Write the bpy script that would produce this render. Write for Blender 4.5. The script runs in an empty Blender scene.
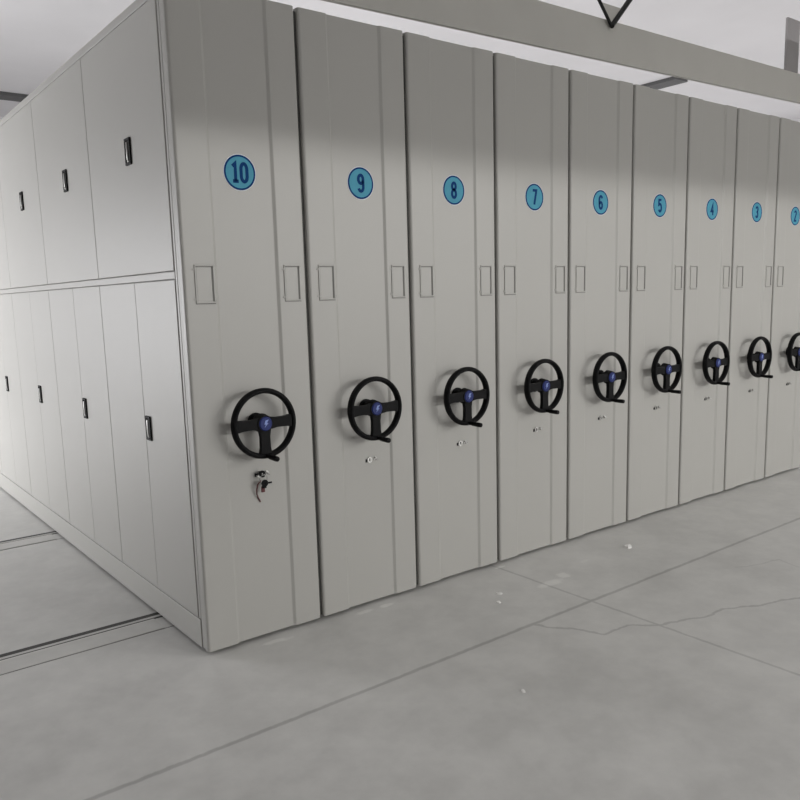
import bpy, bmesh, math, random
from mathutils import Vector, Matrix, noise
random.seed(4)
S = bpy.context.scene
COL = S.collection
PI = math.pi
ZF = -0.015          # floor level (shelving panels end 15 mm above it)
H = 2.35             # top of the shelving units
P = 0.5083           # pitch of the units along x
W = 0.4935           # width of one unit
SEC = 0.8478         # length of one shelving section
NSEC = 5
DEPTH = 0.0708 + NSEC * SEC + 0.03

# ------------------------------------------------------------------ materials
def mat(name, col, rough=0.5, metal=0.0, spec=0.5, coat=0.0, noise_amt=0.0, noise_scale=8.0, bump=0.0, bump_scale=200.0):
    m = bpy.data.materials.new(name); m.use_nodes = True
    nt = m.node_tree; b = nt.nodes['Principled BSDF']
    b.inputs['Base Color'].default_value = (*col, 1)
    b.inputs['Roughness'].default_value = rough
    b.inputs['Metallic'].default_value = metal
    b.inputs['Specular IOR Level'].default_value = spec
    b.inputs['Coat Weight'].default_value = coat
    geo = nt.nodes.new('ShaderNodeNewGeometry')
    if noise_amt > 0:
        n = nt.nodes.new('ShaderNodeTexNoise'); n.inputs['Scale'].default_value = noise_scale
        n.inputs['Detail'].default_value = 5
        nt.links.new(geo.outputs['Position'], n.inputs['Vector'])
        r = nt.nodes.new('ShaderNodeMapRange')
        r.inputs['From Min'].default_value = 0.3; r.inputs['From Max'].default_value = 0.7
        r.inputs['To Min'].default_value = 1 - noise_amt; r.inputs['To Max'].default_value = 1 + noise_amt
        nt.links.new(n.outputs['Fac'], r.inputs['Value'])
        v = nt.nodes.new('ShaderNodeVectorMath'); v.operation = 'SCALE'
        v.inputs[0].default_value = col
        nt.links.new(r.outputs['Result'], v.inputs['Scale'])
        nt.links.new(v.outputs['Vector'], b.inputs['Base Color'])
    if bump > 0:
        n = nt.nodes.new('ShaderNodeTexNoise'); n.inputs['Scale'].default_value = bump_scale
        nt.links.new(geo.outputs['Position'], n.inputs['Vector'])
        bp = nt.nodes.new('ShaderNodeBump'); bp.inputs['Strength'].default_value = bump
        bp.inputs['Distance'].default_value = 0.001
        nt.links.new(n.outputs['Fac'], bp.inputs['Height'])
        nt.links.new(bp.outputs['Normal'], b.inputs['Normal'])
    return m

M = {}
M['panel'] = mat('painted_steel', (0.455, 0.449, 0.424), 0.42, noise_amt=0.012, noise_scale=1.5, bump=0.12, bump_scale=500)
M['dark'] = mat('gap_shade_and_groove', (0.055, 0.055, 0.05), 0.7, noise_amt=0.05)
M['slit'] = mat('slit_shade_and_seam', (0.20, 0.195, 0.185), 0.6, noise_amt=0.05)
M['black'] = mat('black_plastic', (0.004, 0.004, 0.0045), 0.55, spec=0.14, noise_amt=0.05, noise_scale=40, bump=0.2)
M['blackdull'] = mat('black_steel', (0.02, 0.02, 0.02), 0.5, spec=0.3, noise_amt=0.1)
M['chrome'] = mat('chrome', (0.62, 0.62, 0.60), 0.22, metal=1.0, noise_amt=0.02)
M['lever'] = mat('lever_steel', (0.45, 0.45, 0.43), 0.35, metal=0.5, noise_amt=0.02)
M['badge'] = mat('blue_badge', (0.010, 0.022, 0.14), 0.4, spec=0.3, noise_amt=0.05)
M['badge_light'] = mat('badge_light', (0.22, 0.30, 0.62), 0.3, noise_amt=0.03)
M['sticker'] = mat('sticker_cyan', (0.080, 0.325, 0.45), 0.55, spec=0.15, noise_amt=0.04, noise_scale=30)
M['navy'] = mat('sticker_navy', (0.004, 0.045, 0.17), 0.6, spec=0.1, noise_amt=0.05)
M['white'] = mat('sticker_edge', (0.66, 0.70, 0.74), 0.5, noise_amt=0.02)
M['rail'] = mat('rail_steel', (0.30, 0.30, 0.29), 0.4, metal=0.6, noise_amt=0.1, noise_scale=15)
M['plate'] = mat('track_plate', (0.60, 0.595, 0.575), 0.55, noise_amt=0.05, noise_scale=12)
M['edge'] = mat('track_edge_steel', (0.66, 0.655, 0.63), 0.45, noise_amt=0.04, noise_scale=12)
M['post'] = mat('post_grey', (0.36, 0.345, 0.345), 0.6, noise_amt=0.03, noise_scale=5)
M['beam'] = mat('beam_grey', (0.64, 0.632, 0.59), 0.6, noise_amt=0.02, noise_scale=3)
M['ceil'] = mat('ceiling_white', (0.80, 0.79, 0.80), 0.9, noise_amt=0.03, noise_scale=0.9)
M['wall'] = mat('wall_white', (0.76, 0.75, 0.76), 0.9, noise_amt=0.02, noise_scale=1.2)
M['tray'] = mat('tray_grey', (0.10, 0.10, 0.10), 0.6, noise_amt=0.1)
M['red'] = mat('red_cord', (0.11, 0.03, 0.032), 0.7, noise_amt=0.2, noise_scale=60)
M['chip'] = mat('plaster_white', (0.88, 0.87, 0.85), 0.9, noise_amt=0.05, noise_scale=60)

def floor_material():
    m = bpy.data.materials.new('sealed_concrete'); m.use_nodes = True
    nt = m.node_tree; b = nt.nodes['Principled BSDF']; L = nt.links.new
    geo = nt.nodes.new('ShaderNodeNewGeometry')
    sep = nt.nodes.new('ShaderNodeSeparateXYZ'); L(geo.outputs['Position'], sep.inputs[0])
    def math_(op, a, c=None, d=None, clamp=False):
        n = nt.nodes.new('ShaderNodeMath'); n.operation = op; n.use_clamp = clamp
        for i, x in enumerate((a, c, d)):
            if x is None: continue
            if isinstance(x, (int, float)): n.inputs[i].default_value = x
            else: L(x, n.inputs[i])
        return n.outputs[0]
    def nz(scale, detail=5, rough=0.55):
        n = nt.nodes.new('ShaderNodeTexNoise'); n.inputs['Scale'].default_value = scale
        n.inputs['Detail'].default_value = detail; n.inputs['Roughness'].default_value = rough
        L(geo.outputs['Position'], n.inputs['Vector']); return n.outputs['Fac']
    def sm(x, a, c, lo, hi):
        r = nt.nodes.new('ShaderNodeMapRange'); r.interpolation_type = 'SMOOTHSTEP'
        L(x, r.inputs['Value'])
        for k, v in (('From Min', a), ('From Max', c), ('To Min', lo), ('To Max', hi)): r.inputs[k].default_value = v
        return r.outputs['Result']
    X, Y = sep.outputs['X'], sep.outputs['Y']
    n1, n2, n3 = nz(0.9), nz(4.5, 6, 0.6), nz(22, 4)
    wob = math_('MULTIPLY', math_('SUBTRACT', n3, 0.5), 0.012)
    val = math_('ADD', sm(n1, 0.3, 0.7, 0.93, 1.05), sm(n2, 0.3, 0.7, -0.075, 0.075))
    val = math_('ADD', val, sm(n3, 0.3, 0.7, -0.02, 0.02))
    # scored joints, one along the row of units and one across
    def joint(coord, at, w, depth):
        d = math_('ABSOLUTE', math_('ADD', math_('SUBTRACT', coord, at), wob))
        return sm(d, w * 0.3, w, depth, 0.0)
    j = joint(Y, -0.592, 0.013, 0.30)
    j = math_('MAXIMUM', j, joint(X, 1.476, 0.010, 0.24))
    # wandering hairline crack
    crack = [(1.107, -0.594), (1.166, -0.687), (1.258, -0.828), (1.379, -0.85), (1.47, -0.915), (1.58, -0.95),
             (1.678, -0.995), (1.812, -1.003), (1.923, -1.063), (2.152, -1.15), (2.5, -1.22)]
    crack2 = [(2.30, -0.78), (2.554, -0.862), (2.52, -0.965), (2.6, -1.08)]
    wn = math_('MULTIPLY', math_('SUBTRACT', nz(9, 6), 0.5), 0.05)
    Xw, Yw = math_('ADD', X, wn), math_('ADD', Y, wn)
    for pl, w, dp in ((crack, 0.011, 0.26), (crack2, 0.008, 0.12)):
        for (ax, ay), (bx, by) in zip(pl, pl[1:]):
            dx, dy = bx - ax, by - ay; LL = dx * dx + dy * dy
            px, py = math_('SUBTRACT', Xw, ax), math_('SUBTRACT', Yw, ay)
            t = math_('DIVIDE', math_('ADD', math_('MULTIPLY', px, dx), math_('MULTIPLY', py, dy)), LL, clamp=True)
            ex = math_('SUBTRACT', px, math_('MULTIPLY', t, dx)); ey = math_('SUBTRACT', py, math_('MULTIPLY', t, dy))
            d = math_('SQRT', math_('ADD', math_('MULTIPLY', ex, ex), math_('MULTIPLY', ey, ey)))
            j = math_('MAXIMUM', j, sm(d, w * 0.25, w, dp, 0.0))
    val = math_('SUBTRACT', val, j)
    # dried paint smears
    for cx, cy, rx, ry, a in ((1.514, -0.34, 0.075, 0.03, 0.20), (1.63, -0.305, 0.035, 0.03, 0.20), (0.255, -0.05, 0.075, 0.018, 0.22),
                              (0.685, -0.04, 0.05, 0.014, 0.2), (1.859, -0.248, 0.04, 0.016, 0.09), (1.49, -0.03, 0.035, 0.012, 0.25),
                              (0.80, -0.045, 0.04, 0.014, 0.24)):
        ux = math_('DIVIDE', math_('SUBTRACT', Xw, cx), rx); uy = math_('DIVIDE', math_('SUBTRACT', Yw, cy), ry)
        d = math_('SQRT', math_('ADD', math_('MULTIPLY', ux, ux), math_('MULTIPLY', uy, uy)))
        val = math_('ADD', val, sm(math_('ADD', d, math_('MULTIPLY', math_('SUBTRACT', n3, 0.5), 1.6)), 0.5, 1.2, a, 0.0))
    v = nt.nodes.new('ShaderNodeVectorMath'); v.operation = 'SCALE'
    v.inputs[0].default_value = (0.63, 0.627, 0.608); L(val, v.inputs['Scale'])
    L(v.outputs['Vector'], b.inputs['Base Color'])
    L(sm(n2, 0.3, 0.7, 0.42, 0.6), b.inputs['Roughness'])
    bp = nt.nodes.new('ShaderNodeBump'); bp.inputs['Strength'].default_value = 0.25; bp.inputs['Distance'].default_value = 0.002
    L(math_('SUBTRACT', n3, math_('MULTIPLY', j, 4.0)), bp.inputs['Height']); L(bp.outputs['Normal'], b.inputs['Normal'])
    return m
M['floor'] = floor_material()

# ------------------------------------------------------------------ helpers
def finish(name, bm, m, parent=None, smooth=None):
    bmesh.ops.recalc_face_normals(bm, faces=bm.faces)
    me = bpy.data.meshes.new(name); bm.to_mesh(me); bm.free()
    if smooth is not None:
        for f in me.polygons: f.use_smooth = True
        me.set_sharp_from_angle(angle=math.radians(smooth))
    me.materials.append(M[m])
    o = bpy.data.objects.new(name, me); COL.objects.link(o)
    if parent: o.parent = parent
    return o
def box(bm, x0, x1, y0, y1, z0, z1, bev=0.0, seg=2):
    r = bmesh.ops.create_cube(bm, size=1.0)
    vs = r['verts']
    for v in vs:
        v.co = Vector(((x0 + x1) / 2 + v.co.x * (x1 - x0), (y0 + y1) / 2 + v.co.y * (y1 - y0), (z0 + z1) / 2 + v.co.z * (z1 - z0)))
    if bev > 0:
        es = list({e for v in vs for e in v.link_edges})
        bmesh.ops.bevel(bm, geom=es, offset=bev, segments=seg, profile=0.5, affect='EDGES')
def boxobj(name, m, parent, *a, bev=0.0):
    bm = bmesh.new(); box(bm, *a, bev=bev); return finish(name, bm, m, parent)
def prism(bm, prof, z0, z1):
    """closed xy outline pulled up z"""
    lo = [bm.verts.new((x, y, z0)) for x, y in prof]; hi = [bm.verts.new((x, y, z1)) for x, y in prof]
    n = len(prof)
    for i in range(n): bm.faces.new((lo[i], lo[(i + 1) % n], hi[(i + 1) % n], hi[i]))
    bm.faces.new(lo[::-1]); bm.faces.new(hi)
def disc_y(bm, cx, cz, r, y0, y1, seg=40, r2=None):
    """short cylinder whose axis is y, front at y0 (towards the viewer)"""
    r2 = r if r2 is None else r2
    a = [bm.verts.new((cx + r2 * math.cos(2 * PI * i / seg), y0, cz + r2 * math.sin(2 * PI * i / seg))) for i in range(seg)]
    b = [bm.verts.new((cx + r * math.cos(2 * PI * i / seg), y1, cz + r * math.sin(2 * PI * i / seg))) for i in range(seg)]
    for i in range(seg): bm.faces.new((a[i], a[(i + 1) % seg], b[(i + 1) % seg], b[i]))
    bm.faces.new(a); bm.faces.new(b[::-1])
def ring_y(bm, cx, cz, ri, ro, y0, y1, seg=40):
    vs = []
    for r, y in ((ri, y0), (ro, y0), (ro, y1), (ri, y1)):
        vs.append([bm.verts.new((cx + r * math.cos(2 * PI * i / seg), y, cz + r * math.sin(2 * PI * i / seg))) for i in range(seg)])
    for k in range(4):
        a, b = vs[k], vs[(k + 1) % 4]
        for i in range(seg): bm.faces.new((a[i], a[(i + 1) % seg], b[(i + 1) % seg], b[i]))
def tube(bm, pts, r, seg=10):
    pts = [Vector(p) for p in pts]; rings = []
    rr = r if isinstance(r, (list, tuple)) else [r] * len(pts)
    up = Vector((0.13, 0.31, 0.94)).normalized()
    for i, p in enumerate(pts):
        t = (pts[min(i + 1, len(pts) - 1)] - pts[max(i - 1, 0)]).normalized()
        a = t.cross(up)
        if a.length < 1e-3: a = t.cross(Vector((1, 0, 0)))
        a.normalize(); b = t.cross(a)
        rings.append([bm.verts.new(p + rr[i] * (math.cos(2 * PI * k / seg) * a + math.sin(2 * PI * k / seg) * b)) for k in range(seg)])
    for a, b in zip(rings, rings[1:]):
        for k in range(seg): bm.faces.new((a[k], a[(k + 1) % seg], b[(k + 1) % seg], b[k]))
    bm.faces.new(rings[0][::-1]); bm.faces.new(rings[-1])
def ellring(bm, cx, cy, cz, R, rr, ry, seg=72, sub=14):
    rings = []
    for i in range(seg):
        a = 2 * PI * i / seg
        rings.append([bm.verts.new((cx + (R + rr * math.cos(t)) * math.cos(a), cy + ry * math.sin(t), cz + (R + rr * math.cos(t)) * math.sin(a)))
                      for t in [2 * PI * k / sub for k in range(sub)]])
    for i in range(seg):
        a, b = rings[i], rings[(i + 1) % seg]
        for k in range(sub): bm.faces.new((a[k], a[(k + 1) % sub], b[(k + 1) % sub], b[k]))
def empty(name, loc, label, cat, group=None):
    o = bpy.data.objects.new(name, None); COL.objects.link(o); o.location = loc; o.empty_display_size = 0.1
    o['label'] = label; o['category'] = cat
    if group: o['group'] = group
    return o
def tag(o, label, cat, group=None):
    o['label'] = label; o['category'] = cat
    if group: o['group'] = group
    return o
def struct(o): o['kind'] = 'structure'; return o
def copy_tree(o, parent=None):
    c = o.copy(); COL.objects.link(c); c.parent = parent
    for ch in list(o.children): copy_tree(ch, c)
    return c

# ------------------------------------------------------------------ parts of a shelving unit (local: x 0..W, y 0 = front, z as world minus ZF)
Z = lambda z: z - ZF
def end_panel(root):
    R = 0.011
    L = [(0, 0.03)] + [(R - R * math.cos(a), R - R * math.sin(a)) for a in [PI / 2 * k / 5 for k in range(6)]]
    L.append((R + 0.0006, 0))
    mid = [(0.1184, 0), (0.119, 0), (0.1225, 0.0012), (0.1285, 0.0068), (0.132, 0.008), (0.1326, 0.008),
           (0.3654, 0.008), (0.366, 0.008), (0.3695, 0.0068), (0.3755, 0.0012), (0.379, 0), (0.3796, 0)]
    Rr = [(W - R - 0.0006, 0)] + [(W - R + R * math.sin(a), R - R * math.cos(a)) for a in [PI / 2 * k / 5 for k in range(6)]] + [(W, 0.03)]
    bm = bmesh.new(); prism(bm, L + mid + Rr, Z(0), Z(H))
    return finish('end_panel', bm, 'panel', root, 50)

def label_frame(root, x0, x1, z0, z1):
    """pressed card holder: thin raised border, small ears and dark strips drawn for the shaded slits"""
    bm = bmesh.new(); b = 0.006; y0 = -0.004
    box(bm, x0, x1, y0, 0.001, z1 - b, z1, 0.0012, 1); box(bm, x0, x1, y0, 0.001, z0, z0 + b, 0.0012, 1)
    box(bm, x0, x0 + b, y0, 0.001, z0 + b, z1 - b, 0.0012, 1); box(bm, x1 - b, x1, y0, 0.001, z0 + b, z1 - b, 0.0012, 1)
    for z in (z0 + 0.012, z1 - 0.02):
        box(bm, x0 - 0.007, x0 + 0.001, -0.003, 0.001, z, z + 0.006); box(bm, x1 - 0.001, x1 + 0.007, -0.003, 0.001, z, z + 0.006)
    f = finish('label_frame', bm, 'panel', root)
    bm = bmesh.new()
    box(bm, x1 - b - 0.0045, x1 - b - 0.0006, -0.0012, 0.001, z0 + b, z1 - b)
    box(bm, x0 + b + 0.0006, x0 + b + 0.0022, -0.0012, 0.001, z0 + b, z1 - b)
    box(bm, x0 + b, x1 - b, -0.0012, 0.001, z1 - b - 0.003, z1 - b - 0.0006)
    box(bm, x0, x1, -0.0012, 0.001, z0 - 0.003, z0 - 0.0006)
    finish('slit', bm, 'slit', f)  # grey strips drawn as slits, their inner shade put into the colour

def hand_wheel(root, cx=0.249, cy=-0.060, cz=0.8425, ang=0.0):
    cz = Z(cz); R = 0.1215
    bm = bmesh.new()
    ellring(bm, cx, cy, cz, R, 0.0105, 0.017)
    # three flared spokes: left, right, down
    for a in (0.0, PI, -PI / 2):
        ca, sa = math.cos(a + ang), math.sin(a + ang)
        pts = []
        for (r, hw) in ((0.018, 0.024), (0.05, 0.0185), (0.09, 0.0195), (R - 0.002, 0.025)):
            pts.append((r, hw))
        out = [(r, hw) for r, hw in pts] + [(r, -hw) for r, hw in reversed(pts)]
        fr = [bm.verts.new((cx + ca * r - sa * w, cy - 0.009, cz + sa * r + ca * w)) for r, w in out]
        bk = [bm.verts.new((cx + ca * r - sa * w, cy + 0.009, cz + sa * r + ca * w)) for r, w in out]
        n = len(out)
        for i in range(n): bm.faces.new((fr[i], fr[(i + 1) % n], bk[(i + 1) % n], bk[i]))
        # split the caps into quads so they stay planar
        for i in range(3):
            bm.faces.new((fr[i], fr[i + 1], fr[n - 2 - i], fr[n - 1 - i]))
            bm.faces.new((bk[n - 1 - i], bk[n - 2 - i], bk[i + 1], bk[i]))
    disc_y(bm, cx, cz, 0.036, cy - 0.013, cy + 0.02, 48, r2=0.031)
    w = finish('hand_wheel', bm, 'black', root, 45)
    bm = bmesh.new()
    disc_y(bm, cx, cz, 0.021, cy + 0.019, 0.0085, 24); disc_y(bm, cx, cz, 0.034, 0.0, 0.0085, 32)
    finish('shaft', bm, 'black', w, 40)
    bm = bmesh.new(); disc_y(bm, cx, cz, 0.027, cy - 0.0165, cy - 0.0125, 40, r2=0.023)
    finish('hub_badge', bm, 'badge', w, 30)
    bm = bmesh.new()     # light swoosh on the badge
    for s in (1, -1):
        pr = [(-0.002, 0.013), (0.011, 0.015), (0.002, 0.002), (0.009, 0.002), (-0.007, -0.013), (-0.001, -0.002), (-0.008, -0.002)]
        if s == 1:
            fr = [bm.verts.new((cx + x, cy - 0.0176, cz + z)) for x, z in pr]; bk = [bm.verts.new((cx + x, cy - 0.0160, cz + z)) for x, z in pr]
            n = len(pr); bm.faces.new(fr); bm.faces.new(bk[::-1])
            for i in range(n): bm.faces.new((fr[i], fr[(i + 1) % n], bk[(i + 1) % n], bk[i]))
    finish('badge_mark', bm, 'badge_light', w)
    # folding crank handle standing off the bottom of the rim
    kx, kz = cx + R * math.sin(ang), cz - R * math.cos(ang)
    bm = bmesh.new()
    tube(bm, [(kx, cy + 0.004, kz), (kx, cy - 0.03, kz), (kx, cy - 0.034, kz), (kx, cy - 0.078, kz), (kx, cy - 0.088, kz), (kx, cy - 0.091, kz)],
         [0.0075, 0.0070, 0.0090, 0.0105, 0.0098, 0.005], 14)
    finish('crank_handle', bm, 'black', w, 50)
    return w

def key_lock(root, lx, lz):
    lz = Z(lz)
    bm = bmesh.new()
    ring_y(bm, lx, lz, 0.0075, 0.0125, 0.002, 0.009, 28); disc_y(bm, lx, lz, 0.0078, 0.0035, 0.009, 24)
    l = finish('lock', bm, 'chrome', root, 40)
    bm = bmesh.new(); box(bm, lx - 0.0012, lx + 0.0012, 0.0025, 0.0036, lz - 0.006, lz + 0.006); disc_y(bm, lx, lz + 0.003, 0.0028, 0.0024, 0.0036, 12)
    box(bm, lx - 0.018, lx - 0.0125, 0.0045, 0.009, lz - 0.009, lz + 0.004)
    finish('keyhole', bm, 'blackdull', l)
    bm = bmesh.new()     # small turn latch beside it
    disc_y(bm, lx + 0.029, lz + 0.002, 0.008, 0.003, 0.009, 20); tube(bm, [(lx + 0.026, 0.001, lz + 0.006), (lx + 0.038, -0.004, lz - 0.006)], 0.0028, 8)
    finish('latch', bm, 'chrome', l, 40)

def sticker(root, txt, sx, sz):
    sz = Z(sz); r = 0.0615; yb = 0.008
    bm = bmesh.new(); disc_y(bm, sx, sz, r + 0.003, yb - 0.0008, yb + 0.0005, 64); st = finish('number_sticker', bm, 'white', root)
    bm = bmesh.new(); disc_y(bm, sx, sz, r - 0.005, yb - 0.0016, yb - 0.0007, 64); finish('sticker_face', bm, 'sticker', st)
    bm = bmesh.new(); ring_y(bm, sx, sz, r - 0.0065, r, yb - 0.0020, yb - 0.0007, 64); finish('sticker_border', bm, 'navy', st)
    bm = bmesh.new()
    xs = [0.0] if len(txt) == 1 else [-0.0185, 0.0165]
    for ch, dx in zip(txt, xs):
        for path, closed in DIGITS[ch]:
            stroke(bm, [(sx + dx + x, sz + z) for x, z in path], closed, 0.0061, yb - 0.0023, yb - 0.0014)
    finish('digits', bm, 'navy', st)

def arc(cx, cz, rx, rz, a0, a1, n=14):
    return [(cx + rx * math.cos(math.radians(a0 + (a1 - a0) * i / n)), cz + rz * math.sin(math.radians(a0 + (a1 - a0) * i / n))) for i in range(n + 1)]
w_, h_ = 0.0115, 0.031      # half width and half height of a condensed digit's centre line
DIGITS = {
    '0': [(arc(0, 0.012, w_, h_ - 0.012, 0, 180) + arc(0, -0.012, w_, h_ - 0.012, 180, 360), True)],
    '1': [([(-0.010, 0.020), (0.001, 0.030), (0.001, -h_)], False), ([(-0.010, -h_), (0.012, -h_)], False)],
    '2': [(arc(0, 0.019, w_, 0.012, 170, -20) + [(-w_, -h_), (w_ + 0.002, -h_)], False)],
    '3': [(arc(-0.001, 0.0165, w_, 0.0145, 160, -80) + arc(-0.001, -0.015, w_, 0.016, 80, -160), False)],
    '4': [([(0.006, -h_ - 0.003), (0.006, h_), (-0.013, -0.012), (0.015, -0.012)], False)],
    '5': [([(w_, h_), (-w_ + 0.001, h_), (-w_, 0.004)] + arc(-0.0005, -0.011, w_ + 0.001, 0.020, 120, -150), False)],
    '6': [(arc(0, 0.015, w_, 0.016, 20, 180) + arc(0, -0.015, w_, 0.016, 180, 540 - 20), False)],
    '7': [([(-w_ - 0.001, h_), (w_ + 0.001, h_), (-0.002, -h_ - 0.003)], False)],
    '8': [(arc(0, 0.0165, w_ - 0.001, 0.0145, 0, 345), True), (arc(0, -0.015, w_, 0.016, 0, 345), True)],
    '9': [(arc(0, -0.015, w_, 0.016, 200, 360) + arc(0, 0.015, w_, 0.016, 0, 340), False)],
}
def stroke(bm, pts, closed, hw, y0, y1):
    n = len(pts); A = []
    for i, (x, z) in enumerate(pts):
        p = pts[(i - 1) % n] if (closed or i > 0) else None
        q = pts[(i + 1) % n] if (closed or i < n - 1) else None
        d1 = Vector((x - p[0], z - p[1])).normalized() if p else None
        d2 = Vector((q[0] - x, q[1] - z)).normalized() if q else None
        d1 = d1 or d2; d2 = d2 or d1
        t = (d1 + d2).normalized(); k = hw / max(0.45, t.dot(d1)); nx, nz = -t.y * k, t.x * k
        A.append([bm.verts.new(c) for c in ((x + nx, y0, z + nz), (x - nx, y0, z - nz), (x - nx, y1, z - nz), (x + nx, y1, z + nz))])
    for i in range(n if closed else n - 1):
        a, b = A[i], A[(i + 1) % n]
        for k in range(4): bm.faces.new((a[k], a[(k + 1) % 4], b[(k + 1) % 4], b[k]))
    if not closed: bm.faces.new(A[0][::-1]); bm.faces.new(A[-1])

def carcass(root, side):
    """what stands behind the end panel"""
    if side:
        bm = bmesh.new(); box(bm, 0.016, W - 0.004, 0.030, DEPTH, Z(0.02), Z(H - 0.004)); return finish('carcass', bm, 'panel', root)
    bm = bmesh.new(); box(bm, 0.006, W - 0.004, 0.030, DEPTH, Z(0.006), Z(H - 0.004), 0.002, 1)
    return finish('carcass', bm, 'panel', root)
def wheels_below(root):
    for y in (0.50, 2.10, 3.70):
        for x in (0.09, W - 0.09):     # travelling wheels, running on the track rail
            bm = bmesh.new(); tube(bm, [(x - 0.02, y, 0.0158), (x + 0.02, y, 0.0158)], 0.0135, 16)
            finish('travel_wheel', bm, 'blackdull', root, 40)
def gap_shade(root):
    """dark strip put in for the shade in the slot to the next unit"""
    boxobj('gap_shade_strip', 'dark', root, W - 0.002, P - 0.0006, 0.016, 0.034, Z(0.004), Z(H - 0.012))  # dark colour stands in for the shade between units

def front_fittings(root, num, dx, lx, lz=0.620, ang=0.0):
    end_panel(root)
    label_frame(root, 0.041, 0.116, Z(1.287), Z(1.422))
    label_frame(root, 0.397, 0.468, Z(1.287), Z(1.422))
    hand_wheel(root, ang=ang)

offs = {10: (0.242, 1.7465), 9: (0.262, 1.742), 8: (0.250, 1.743), 7: (0.254, 1.740), 6: (0.241, 1.739), 5: (0.247, 1.746), 4: (0.262, 1.749), 3: (0.266, 1.753), 2: (0.255, 1.748)}
where = {10: 'nearest unit at the left end of the row, with locker doors along its exposed side and keys in its lock',
         9: 'second unit of the row, standing between the units numbered 10 and 8',
         8: 'third unit of the row, standing between the units numbered 9 and 7',
         7: 'fourth unit of the row, standing between the units numbered 8 and 6',
         6: 'fifth unit of the row, standing between the units numbered 7 and 5',
         5: 'sixth unit of the row, standing between the units numbered 6 and 4',
         4: 'seventh unit of the row, standing between the units numbered 5 and 3',
         3: 'last unit whose whole front is in view, right of the unit numbered 4'}
GRP = 'grey hand-cranked mobile shelving units'
def unit_label(n):
    if n == 2: return 'grey mobile shelving unit cut off by the right edge, right of the unit numbered 3'
    return {10: 'grey mobile shelving unit numbered 10, nearest of the row, with locker doors on its side',
            9: 'grey mobile shelving unit with blue sticker 9, between units 10 and 8',
            8: 'grey mobile shelving unit with blue sticker 8, between units 9 and 7',
            7: 'grey mobile shelving unit with blue sticker 7, between units 8 and 6',
            6: 'grey mobile shelving unit with blue sticker 6, between units 7 and 5',
            5: 'grey mobile shelving unit with blue sticker 5, between units 6 and 4',
            4: 'grey mobile shelving unit with blue sticker 4, between units 5 and 3',
            3: 'grey mobile shelving unit with blue sticker 3, right of unit 4'}[n]

# plain unit (prototype, number 9), copied to the rest of the row
def ux(n): return (10 - n) * P
proto = empty('mobile_shelving_unit', (ux(9), 0, ZF), unit_label(9), 'shelving unit', GRP)
front_fittings(proto, 9, 0, 0); carcass(proto, False); wheels_below(proto); gap_shade(proto)
units = {9: proto}
for n in (8, 7, 6, 5, 4, 3, 2):
    c = copy_tree(proto); c.location = (ux(n), 0, ZF); c['label'] = unit_label(n); units[n] = c
for n in units:
    sticker(units[n], str(n), *offs[n])
    key_lock(units[n], {9: 0.258, 8: 0.262, 7: 0.262, 6: 0.258, 5: 0.248, 4: 0.262, 3: 0.272, 2: 0.26}[n], 0.618)

# ------------------------------------------------------------------ unit 10 with its door side
u10 = empty('mobile_shelving_unit', (0, 0, ZF), unit_label(10), 'shelving unit', GRP)
units[10] = u10
front_fittings(u10, 10, 0, 0); sticker(u10, '10', *offs[10]); key_lock(u10, 0.252, 0.640)
carcass(u10, True); wheels_below(u10); gap_shade(u10)
Y0 = 0.0708
boxobj('post', 'panel', u10, 0.0015, 0.018, 0.0325, 0.053, Z(0.002), Z(H - 0.03), bev=0.002)
boxobj('post', 'panel', u10, 0.0015, 0.018, 0.0555, 0.0725, Z(0.114), Z(H - 0.03), bev=0.002)
boxobj('base_beam', 'panel', u10, -0.002, 0.018, 0.0555, DEPTH, Z(0.0), Z(0.1105), bev=0.002)
boxobj('middle_rail', 'panel', u10, 0.0005, 0.018, 0.0745, DEPTH, Z(1.3755), Z(1.4015), bev=0.0015)
bm = bmesh.new(); box(bm, -0.001, 0.020, 0.0325, DEPTH, Z(2.318), Z(H), 0.003, 2); finish('top_rail', bm, 'panel', u10)

def handle(door, yc, zc, w=0.056, h=0.098):
    zc = Z(zc)
    bm = bmesh.new()   # dished black escutcheon
    b = 0.009
    box(bm, -0.0075, 0.004, yc - w / 2, yc + w / 2, zc + h / 2 - b, zc + h / 2, 0.001, 1)
    box(bm, -0.0075, 0.004, yc - w / 2, yc + w / 2, zc - h / 2, zc - h / 2 + b, 0.001, 1)
    box(bm, -0.0075, 0.004, yc - w / 2, yc - w / 2 + b, zc - h / 2 + b, zc + h / 2 - b, 0.001, 1)
    box(bm, -0.0075, 0.004, yc + w / 2 - b, yc + w / 2, zc - h / 2 + b, zc + h / 2 - b, 0.001, 1)
    box(bm, -0.0022, 0.004, yc - w / 2 + b, yc + w / 2 - b, zc - h / 2 + b, zc + h / 2 - b)
    o = finish('handle', bm, 'black', door)
    return o
def handle_lever(door, yc, zc):
    zc = Z(zc)
    bm = bmesh.new(); box(bm, -0.0105, -0.0015, yc - 0.006, yc + 0.005, zc - 0.030, zc + 0.034, 0.002, 2)
    disc = bmesh.ops.create_uvsphere(bm, u_segments=12, v_segments=8, radius=0.007)
    for v in disc['verts']: v.co = Vector((-0.006 + v.co.x * 0.5, yc + v.co.y, zc - 0.034 + v.co.z))
    finish('lever', bm, 'lever', door, 40)
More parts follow.
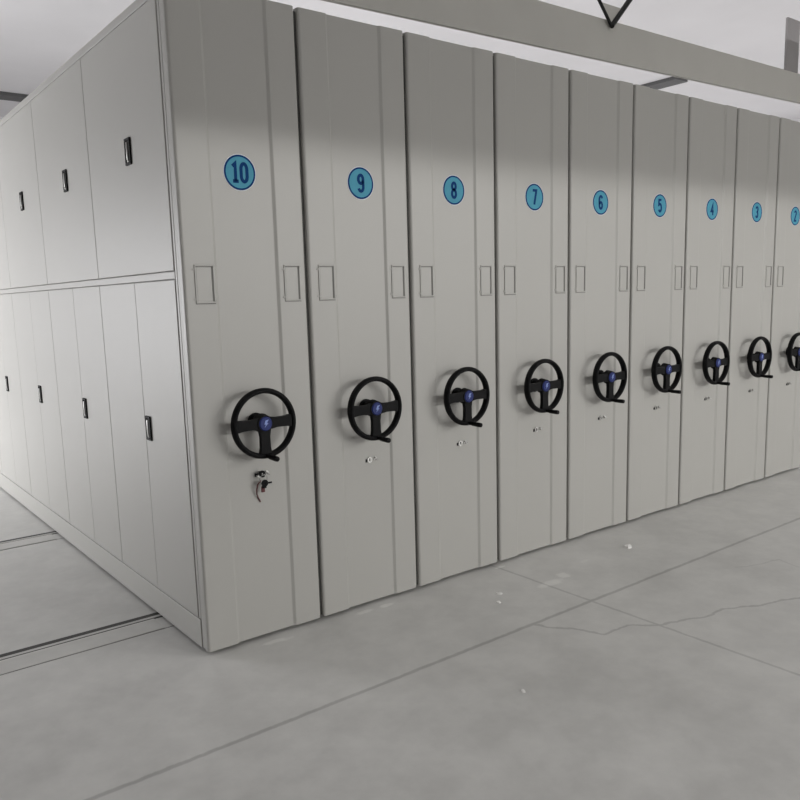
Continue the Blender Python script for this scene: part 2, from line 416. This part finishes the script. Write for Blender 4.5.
def door_pair(y0, y1):
    g = 0.0022
    # upper door, one leaf
    u = boxobj('upper_door', 'panel', u10, -0.0005, 0.0175, y0 + g, y1 - g, Z(1.4045), Z(2.3155), bev=0.0022)
    yc = y0 + 0.358; handle(u, yc, 1.864); handle_lever(u, yc, 1.864)
    seam = y0 + 0.409
    a = boxobj('lower_door', 'panel', u10, -0.0005, 0.0175, y0 + g, seam - 0.0011, Z(0.1135), Z(1.3725), bev=0.0016)
    boxobj('lower_door', 'panel', u10, -0.0005, 0.0175, seam + 0.0011, y1 - g, Z(0.1135), Z(1.3725), bev=0.0016)
    yc = seam - 0.044; handle(a, yc, 0.798, 0.05); handle_lever(a, yc, 0.798)
for k in range(NSEC):
    door_pair(Y0 + 0.0045 + k * SEC, Y0 + 0.0045 + (k + 1) * SEC)
# ------------------------------------------------------------------ keys in the lock of unit 10
kb = empty('key_bunch', (0.252, 0.0, 0.640), 'bunch of small keys with dark red tag and cord hanging from lock of unit 10', 'keys')
bm = bmesh.new(); box(bm, -0.0015, 0.0015, -0.014, 0.0030, -0.004, 0.004)
ring_y(bm, 0, 0.004, 0.004, 0.013, -0.022, -0.014, 20); finish('key', bm, 'black', kb, 40)
bm = bmesh.new()
pts = [(0.002 + 0.016 * math.sin(a), -0.020 + 0.004 * math.cos(a), -0.016 - 0.017 * math.cos(a)) for a in [2 * PI * i / 24 for i in range(25)]]
tube(bm, pts, 0.0013, 8); finish('key_ring', bm, 'chrome', kb, 50)
bm = bmesh.new(); box(bm, -0.004, 0.014, -0.021, -0.017, -0.052, -0.028, 0.0015, 2); ring_y(bm, 0.006, -0.032, 0.004, 0.014, -0.0245, -0.0215, 18)
box(bm, 0.016, 0.038, -0.0215, -0.0190, -0.037, -0.030, 0.001, 1)
finish('key', bm, 'black', kb, 40)
bm = bmesh.new(); box(bm, -0.006, 0.010, -0.016, -0.012, -0.068, -0.044, 0.002, 2); finish('key_tag', bm, 'red', kb, 40)
bm = bmesh.new()
tube(bm, [(-0.008, -0.018, -0.020), (-0.019, -0.014, -0.034), (-0.022, -0.008, -0.056), (-0.019, -0.002, -0.074), (-0.013, 0.0015, -0.088), (-0.006, 0.004, -0.100), (-0.002, 0.005, -0.108)], 0.0026, 8)
finish('cord', bm, 'red', kb, 50)

# ------------------------------------------------------------------ floor tracks
def track(y, label):
    x0, x1 = -3.38, 7.5
    t = empty('floor_track', (0, y, ZF), label, 'track', 'steel tracks in the floor under the shelving')
    bm = bmesh.new(); box(bm, x0, x1, 0.021, 0.054, 0, 0.0008); finish('groove', bm, 'dark', t)
    bm = bmesh.new(); box(bm, x0, x1, -0.009, 0.004, 0, 0.0008); finish('groove', bm, 'dark', t)
    bm = bmesh.new(); box(bm, x0, x1, 0.004, 0.021, 0, 0.0022, 0.0004, 1); finish('rail', bm, 'plate', t)
    boxobj('edge_strip', 'edge', t, x0, -0.028, -0.021, -0.009, 0, 0.0030)
    boxobj('cover_plate', 'plate', t, x0, -0.028, -0.128, -0.021, 0, 0.0026)
    bm = bmesh.new(); box(bm, x0, 0.05, -0.134, -0.128, 0, 0.0006); finish('seam', bm, 'slit', t)
track(0.492, 'steel floor track with pale cover plate, nearer one, running under unit 10')
track(2.100, 'steel floor track with pale cover plate, farther one at left edge, behind the nearer track')

# ------------------------------------------------------------------ loose bits on the floor
def chip(name, x, y, rx, ry, h, rot, label, cat, seed):
    random.seed(seed); bm = bmesh.new(); n = 9; lo = []; hi = []
    for i in range(n):
        a = 2 * PI * i / n; k = random.uniform(0.65, 1.15)
        lo.append(bm.verts.new((rx * k * math.cos(a), ry * k * math.sin(a), 0)))
        hi.append(bm.verts.new((rx * k * 0.8 * math.cos(a), ry * k * 0.8 * math.sin(a), h * random.uniform(0.4, 1))))
    top = bm.verts.new((0, 0, h))
    for i in range(n):
        j = (i + 1) % n
        bm.faces.new((lo[i], lo[j], hi[j], hi[i])); bm.faces.new((hi[i], hi[j], top))
    bm.faces.new(lo[::-1]); o = finish(name, bm, 'chip', None)
    o.location = (x, y, ZF + 0.0002); o.rotation_euler = (0, 0, rot); tag(o, label, cat); return o
chip('paper_scrap', 2.189, -0.257, 0.030, 0.022, 0.013, 0.4, 'crumpled white paper scrap on the floor in front of unit 6', 'paper scrap', 1)
chip('plaster_chip', 1.243, -0.272, 0.014, 0.016, 0.005, 0.2, 'small white plaster chip on the floor, upper one of the two below unit 8', 'debris', 2)
chip('plaster_chip', 1.170, -0.340, 0.014, 0.012, 0.005, 0.9, 'small white plaster chip on the floor, lower one of the two below unit 8', 'debris', 3)
chip('plaster_chip', 0.690, -0.940, 0.008, 0.012, 0.004, 0.0, 'tiny pale chip alone on the open floor, lowest of the floor debris', 'debris', 5)

# ------------------------------------------------------------------ building shell
CZ = 4.5
XL, XR, YF, YB = -3.4, 15.0, -14.0, 12.6
bm = bmesh.new(); box(bm, XL, XR, YF, YB, ZF - 0.15, ZF); o = finish('floor', bm, 'floor'); struct(o)
bm = bmesh.new(); box(bm, XL, XR, YF, YB, CZ, CZ + 0.15); o = finish('ceiling', bm, 'ceil'); struct(o)
bm = bmesh.new(); box(bm, XL, XR, YB, YB + 0.2, ZF, CZ); o = finish('wall_back', bm, 'wall'); struct(o)
bm = bmesh.new(); box(bm, XL - 0.2, XL, YF, YB, ZF, CZ); o = finish('wall_left', bm, 'wall'); struct(o)
bm = bmesh.new(); box(bm, XR, XR + 0.2, YF, YB, ZF, CZ); o = finish('wall_right', bm, 'wall'); struct(o)
HB = 2.33      # unseen wall added behind the camera; its opening's top edge shades the panels
bm = bmesh.new(); box(bm, XL, XR, -4.2, -4.0, HB, CZ); box(bm, XL, 0.6, -4.2, -4.0, ZF, HB); o = finish('wall_added_shade', bm, 'wall'); struct(o)

# suspended beam over the units
bt = empty('overhead_beam', (4.0, 1.6, 3.05), 'long matt grey beam hanging above the row of shelving units', 'beam')
bm = bmesh.new()
def skew_box(bm, x0, x1, y0, y1, zl0, zl1, zh0, zh1):
    v = [bm.verts.new(c) for c in ((x0, y0, zl0), (x1, y0, zl1), (x1, y1, zl1), (x0, y1, zl0), (x0, y0, zh0), (x1, y0, zh1), (x1, y1, zh1), (x0, y1, zh0))]
    for f in ((0, 1, 2, 3), (4, 5, 6, 7), (0, 1, 5, 4), (1, 2, 6, 5), (2, 3, 7, 6), (3, 0, 4, 7)): bm.faces.new([v[i] for i in f])
def lo(x): return 0.01816 * x + 3.031 + 0.006 - 3.05
def hi(x): return 0.0101 * x + 3.381 - 3.05
skew_box(bm, -3.3 - 4, 14.9 - 4, 0, 0.03, lo(-3.3), lo(14.9), hi(-3.3), hi(14.9))
finish('beam_body', bm, 'beam', bt)
hg = empty('beam_hanger', (4.385, 1.575, 3.375), 'dark V-shaped rod hanger at the beam\'s upper edge, top centre-right', 'hanger')
for dx, r, nm in ((-1, 0.013, 'rod'), (1, 0.021, 'rod')):
    bm = bmesh.new(); tube(bm, [(0, 0, 0), (dx * 1.08, 0, 1.12)], r, 12); finish(nm, bm, 'blackdull', hg, 50)
bm = bmesh.new()
v = [(-0.0, 0.0), (0.15, 0.155), (-0.15, 0.155)]
f = [bm.verts.new((x, 0.001, z)) for x, z in v]; g = [bm.verts.new((x, 0.009, z)) for x, z in v]
bm.faces.new(f); bm.faces.new(g[::-1])
for i in range(3): bm.faces.new((f[i], f[(i + 1) % 3], g[(i + 1) % 3], g[i]))
finish('gusset_plate', bm, 'beam', hg)
bp_ = boxobj('beam_post', 'post', None, 7.25, 7.50, 1.60, 1.63, 3.458, 3.965, bev=0.008)
tag(bp_, 'short grey upright plate rising from the beam at the upper right corner', 'post')

t = empty('cable_tray', (10.25, 8.0, CZ), 'dark grey ceiling cable tray, seen as a dark strip between beam and units', 'cable tray')
bm = bmesh.new(); box(bm, -0.16, 0.16, -3.25, 3.0, -0.05, -0.001); finish('tray_body', bm, 'tray', t)
t = empty('cable_tray', (-1.3, 10.98, CZ), 'dark grey ceiling cable tray, seen at the left edge above unit 10', 'cable tray')
bm = bmesh.new(); box(bm, -2.0, 3.65, -0.16, 0.16, -0.05, -0.001); finish('tray_body', bm, 'tray', t)

# ------------------------------------------------------------------ light
def area(name, loc, rot, sx, sy, power, col=(1, 1, 1), spread=None):
    l = bpy.data.lights.new(name, 'AREA'); l.shape = 'RECTANGLE'; l.size = sx; l.size_y = sy; l.energy = power; l.color = col
    if spread: l.spread = spread
    o = bpy.data.objects.new(name, l); COL.objects.link(o); o.location = loc; o.rotation_euler = rot; return o
# added unseen light; the wall opening's edge cuts it off the panel tops
area('added_front_light', (6.6, -10.0, 1.89 + (HB - 1.89) * 10 / 4.0), (math.radians(80), 0, math.radians(12)), 9.0, 0.12, 385, (1.0, 0.985, 0.96))
area('ceiling_fill', (8.8, 5.0, 3.75), (PI, 0, 0), 12, 8, 125, (1, 0.985, 1.0))  # added upward light, brightens the ceiling
area('daylight_left', (XL + 0.03, 5.7, 1.15), (math.radians(88), 0, math.radians(-90)), 3.6, 2.0, 265, (1.0, 1.0, 1.02))
area('front_fill', (6.0, -1.9, 4.40), (0, 0, 0), 16, 2.4, 42, (1, 0.985, 0.965))  # added fill from above, lifts panel tops, floor and beam
w = bpy.data.worlds.new('World'); S.world = w; w.use_nodes = True
w.node_tree.nodes['Background'].inputs['Color'].default_value = (1, 0.99, 0.975, 1)
w.node_tree.nodes['Background'].inputs['Strength'].default_value = 1.65

# ------------------------------------------------------------------ camera
cd = bpy.data.cameras.new('camera'); cam = bpy.data.objects.new('camera', cd); COL.objects.link(cam); S.camera = cam
cd.sensor_fit = 'HORIZONTAL'; cd.sensor_width = 36; cd.lens = 788.69 / 800 * 36
cd.shift_x = 1.641 / 800; cd.shift_y = 17.574 / 800
R = [[0.7904006912, -0.6119593163, -0.0277946472], [0.1151536348, 0.1038616390, 0.9879030321], [0.6016696666, 0.7840398941, -0.1525616492]]
r, u, f = (Vector(x) for x in R)
m = Matrix(((r.x, u.x, -f.x, -1.1095), (r.y, u.y, -f.y, -2.6461), (r.z, u.z, -f.z, 1.2947), (0, 0, 0, 1)))
cam.matrix_world = m
cd.clip_start = 0.02; cd.clip_end = 100

S.view_settings.view_transform = 'Standard'; S.view_settings.look = 'None'; S.view_settings.gamma = 1
S.view_settings.use_curve_mapping = False; S.view_settings.exposure = 0.0
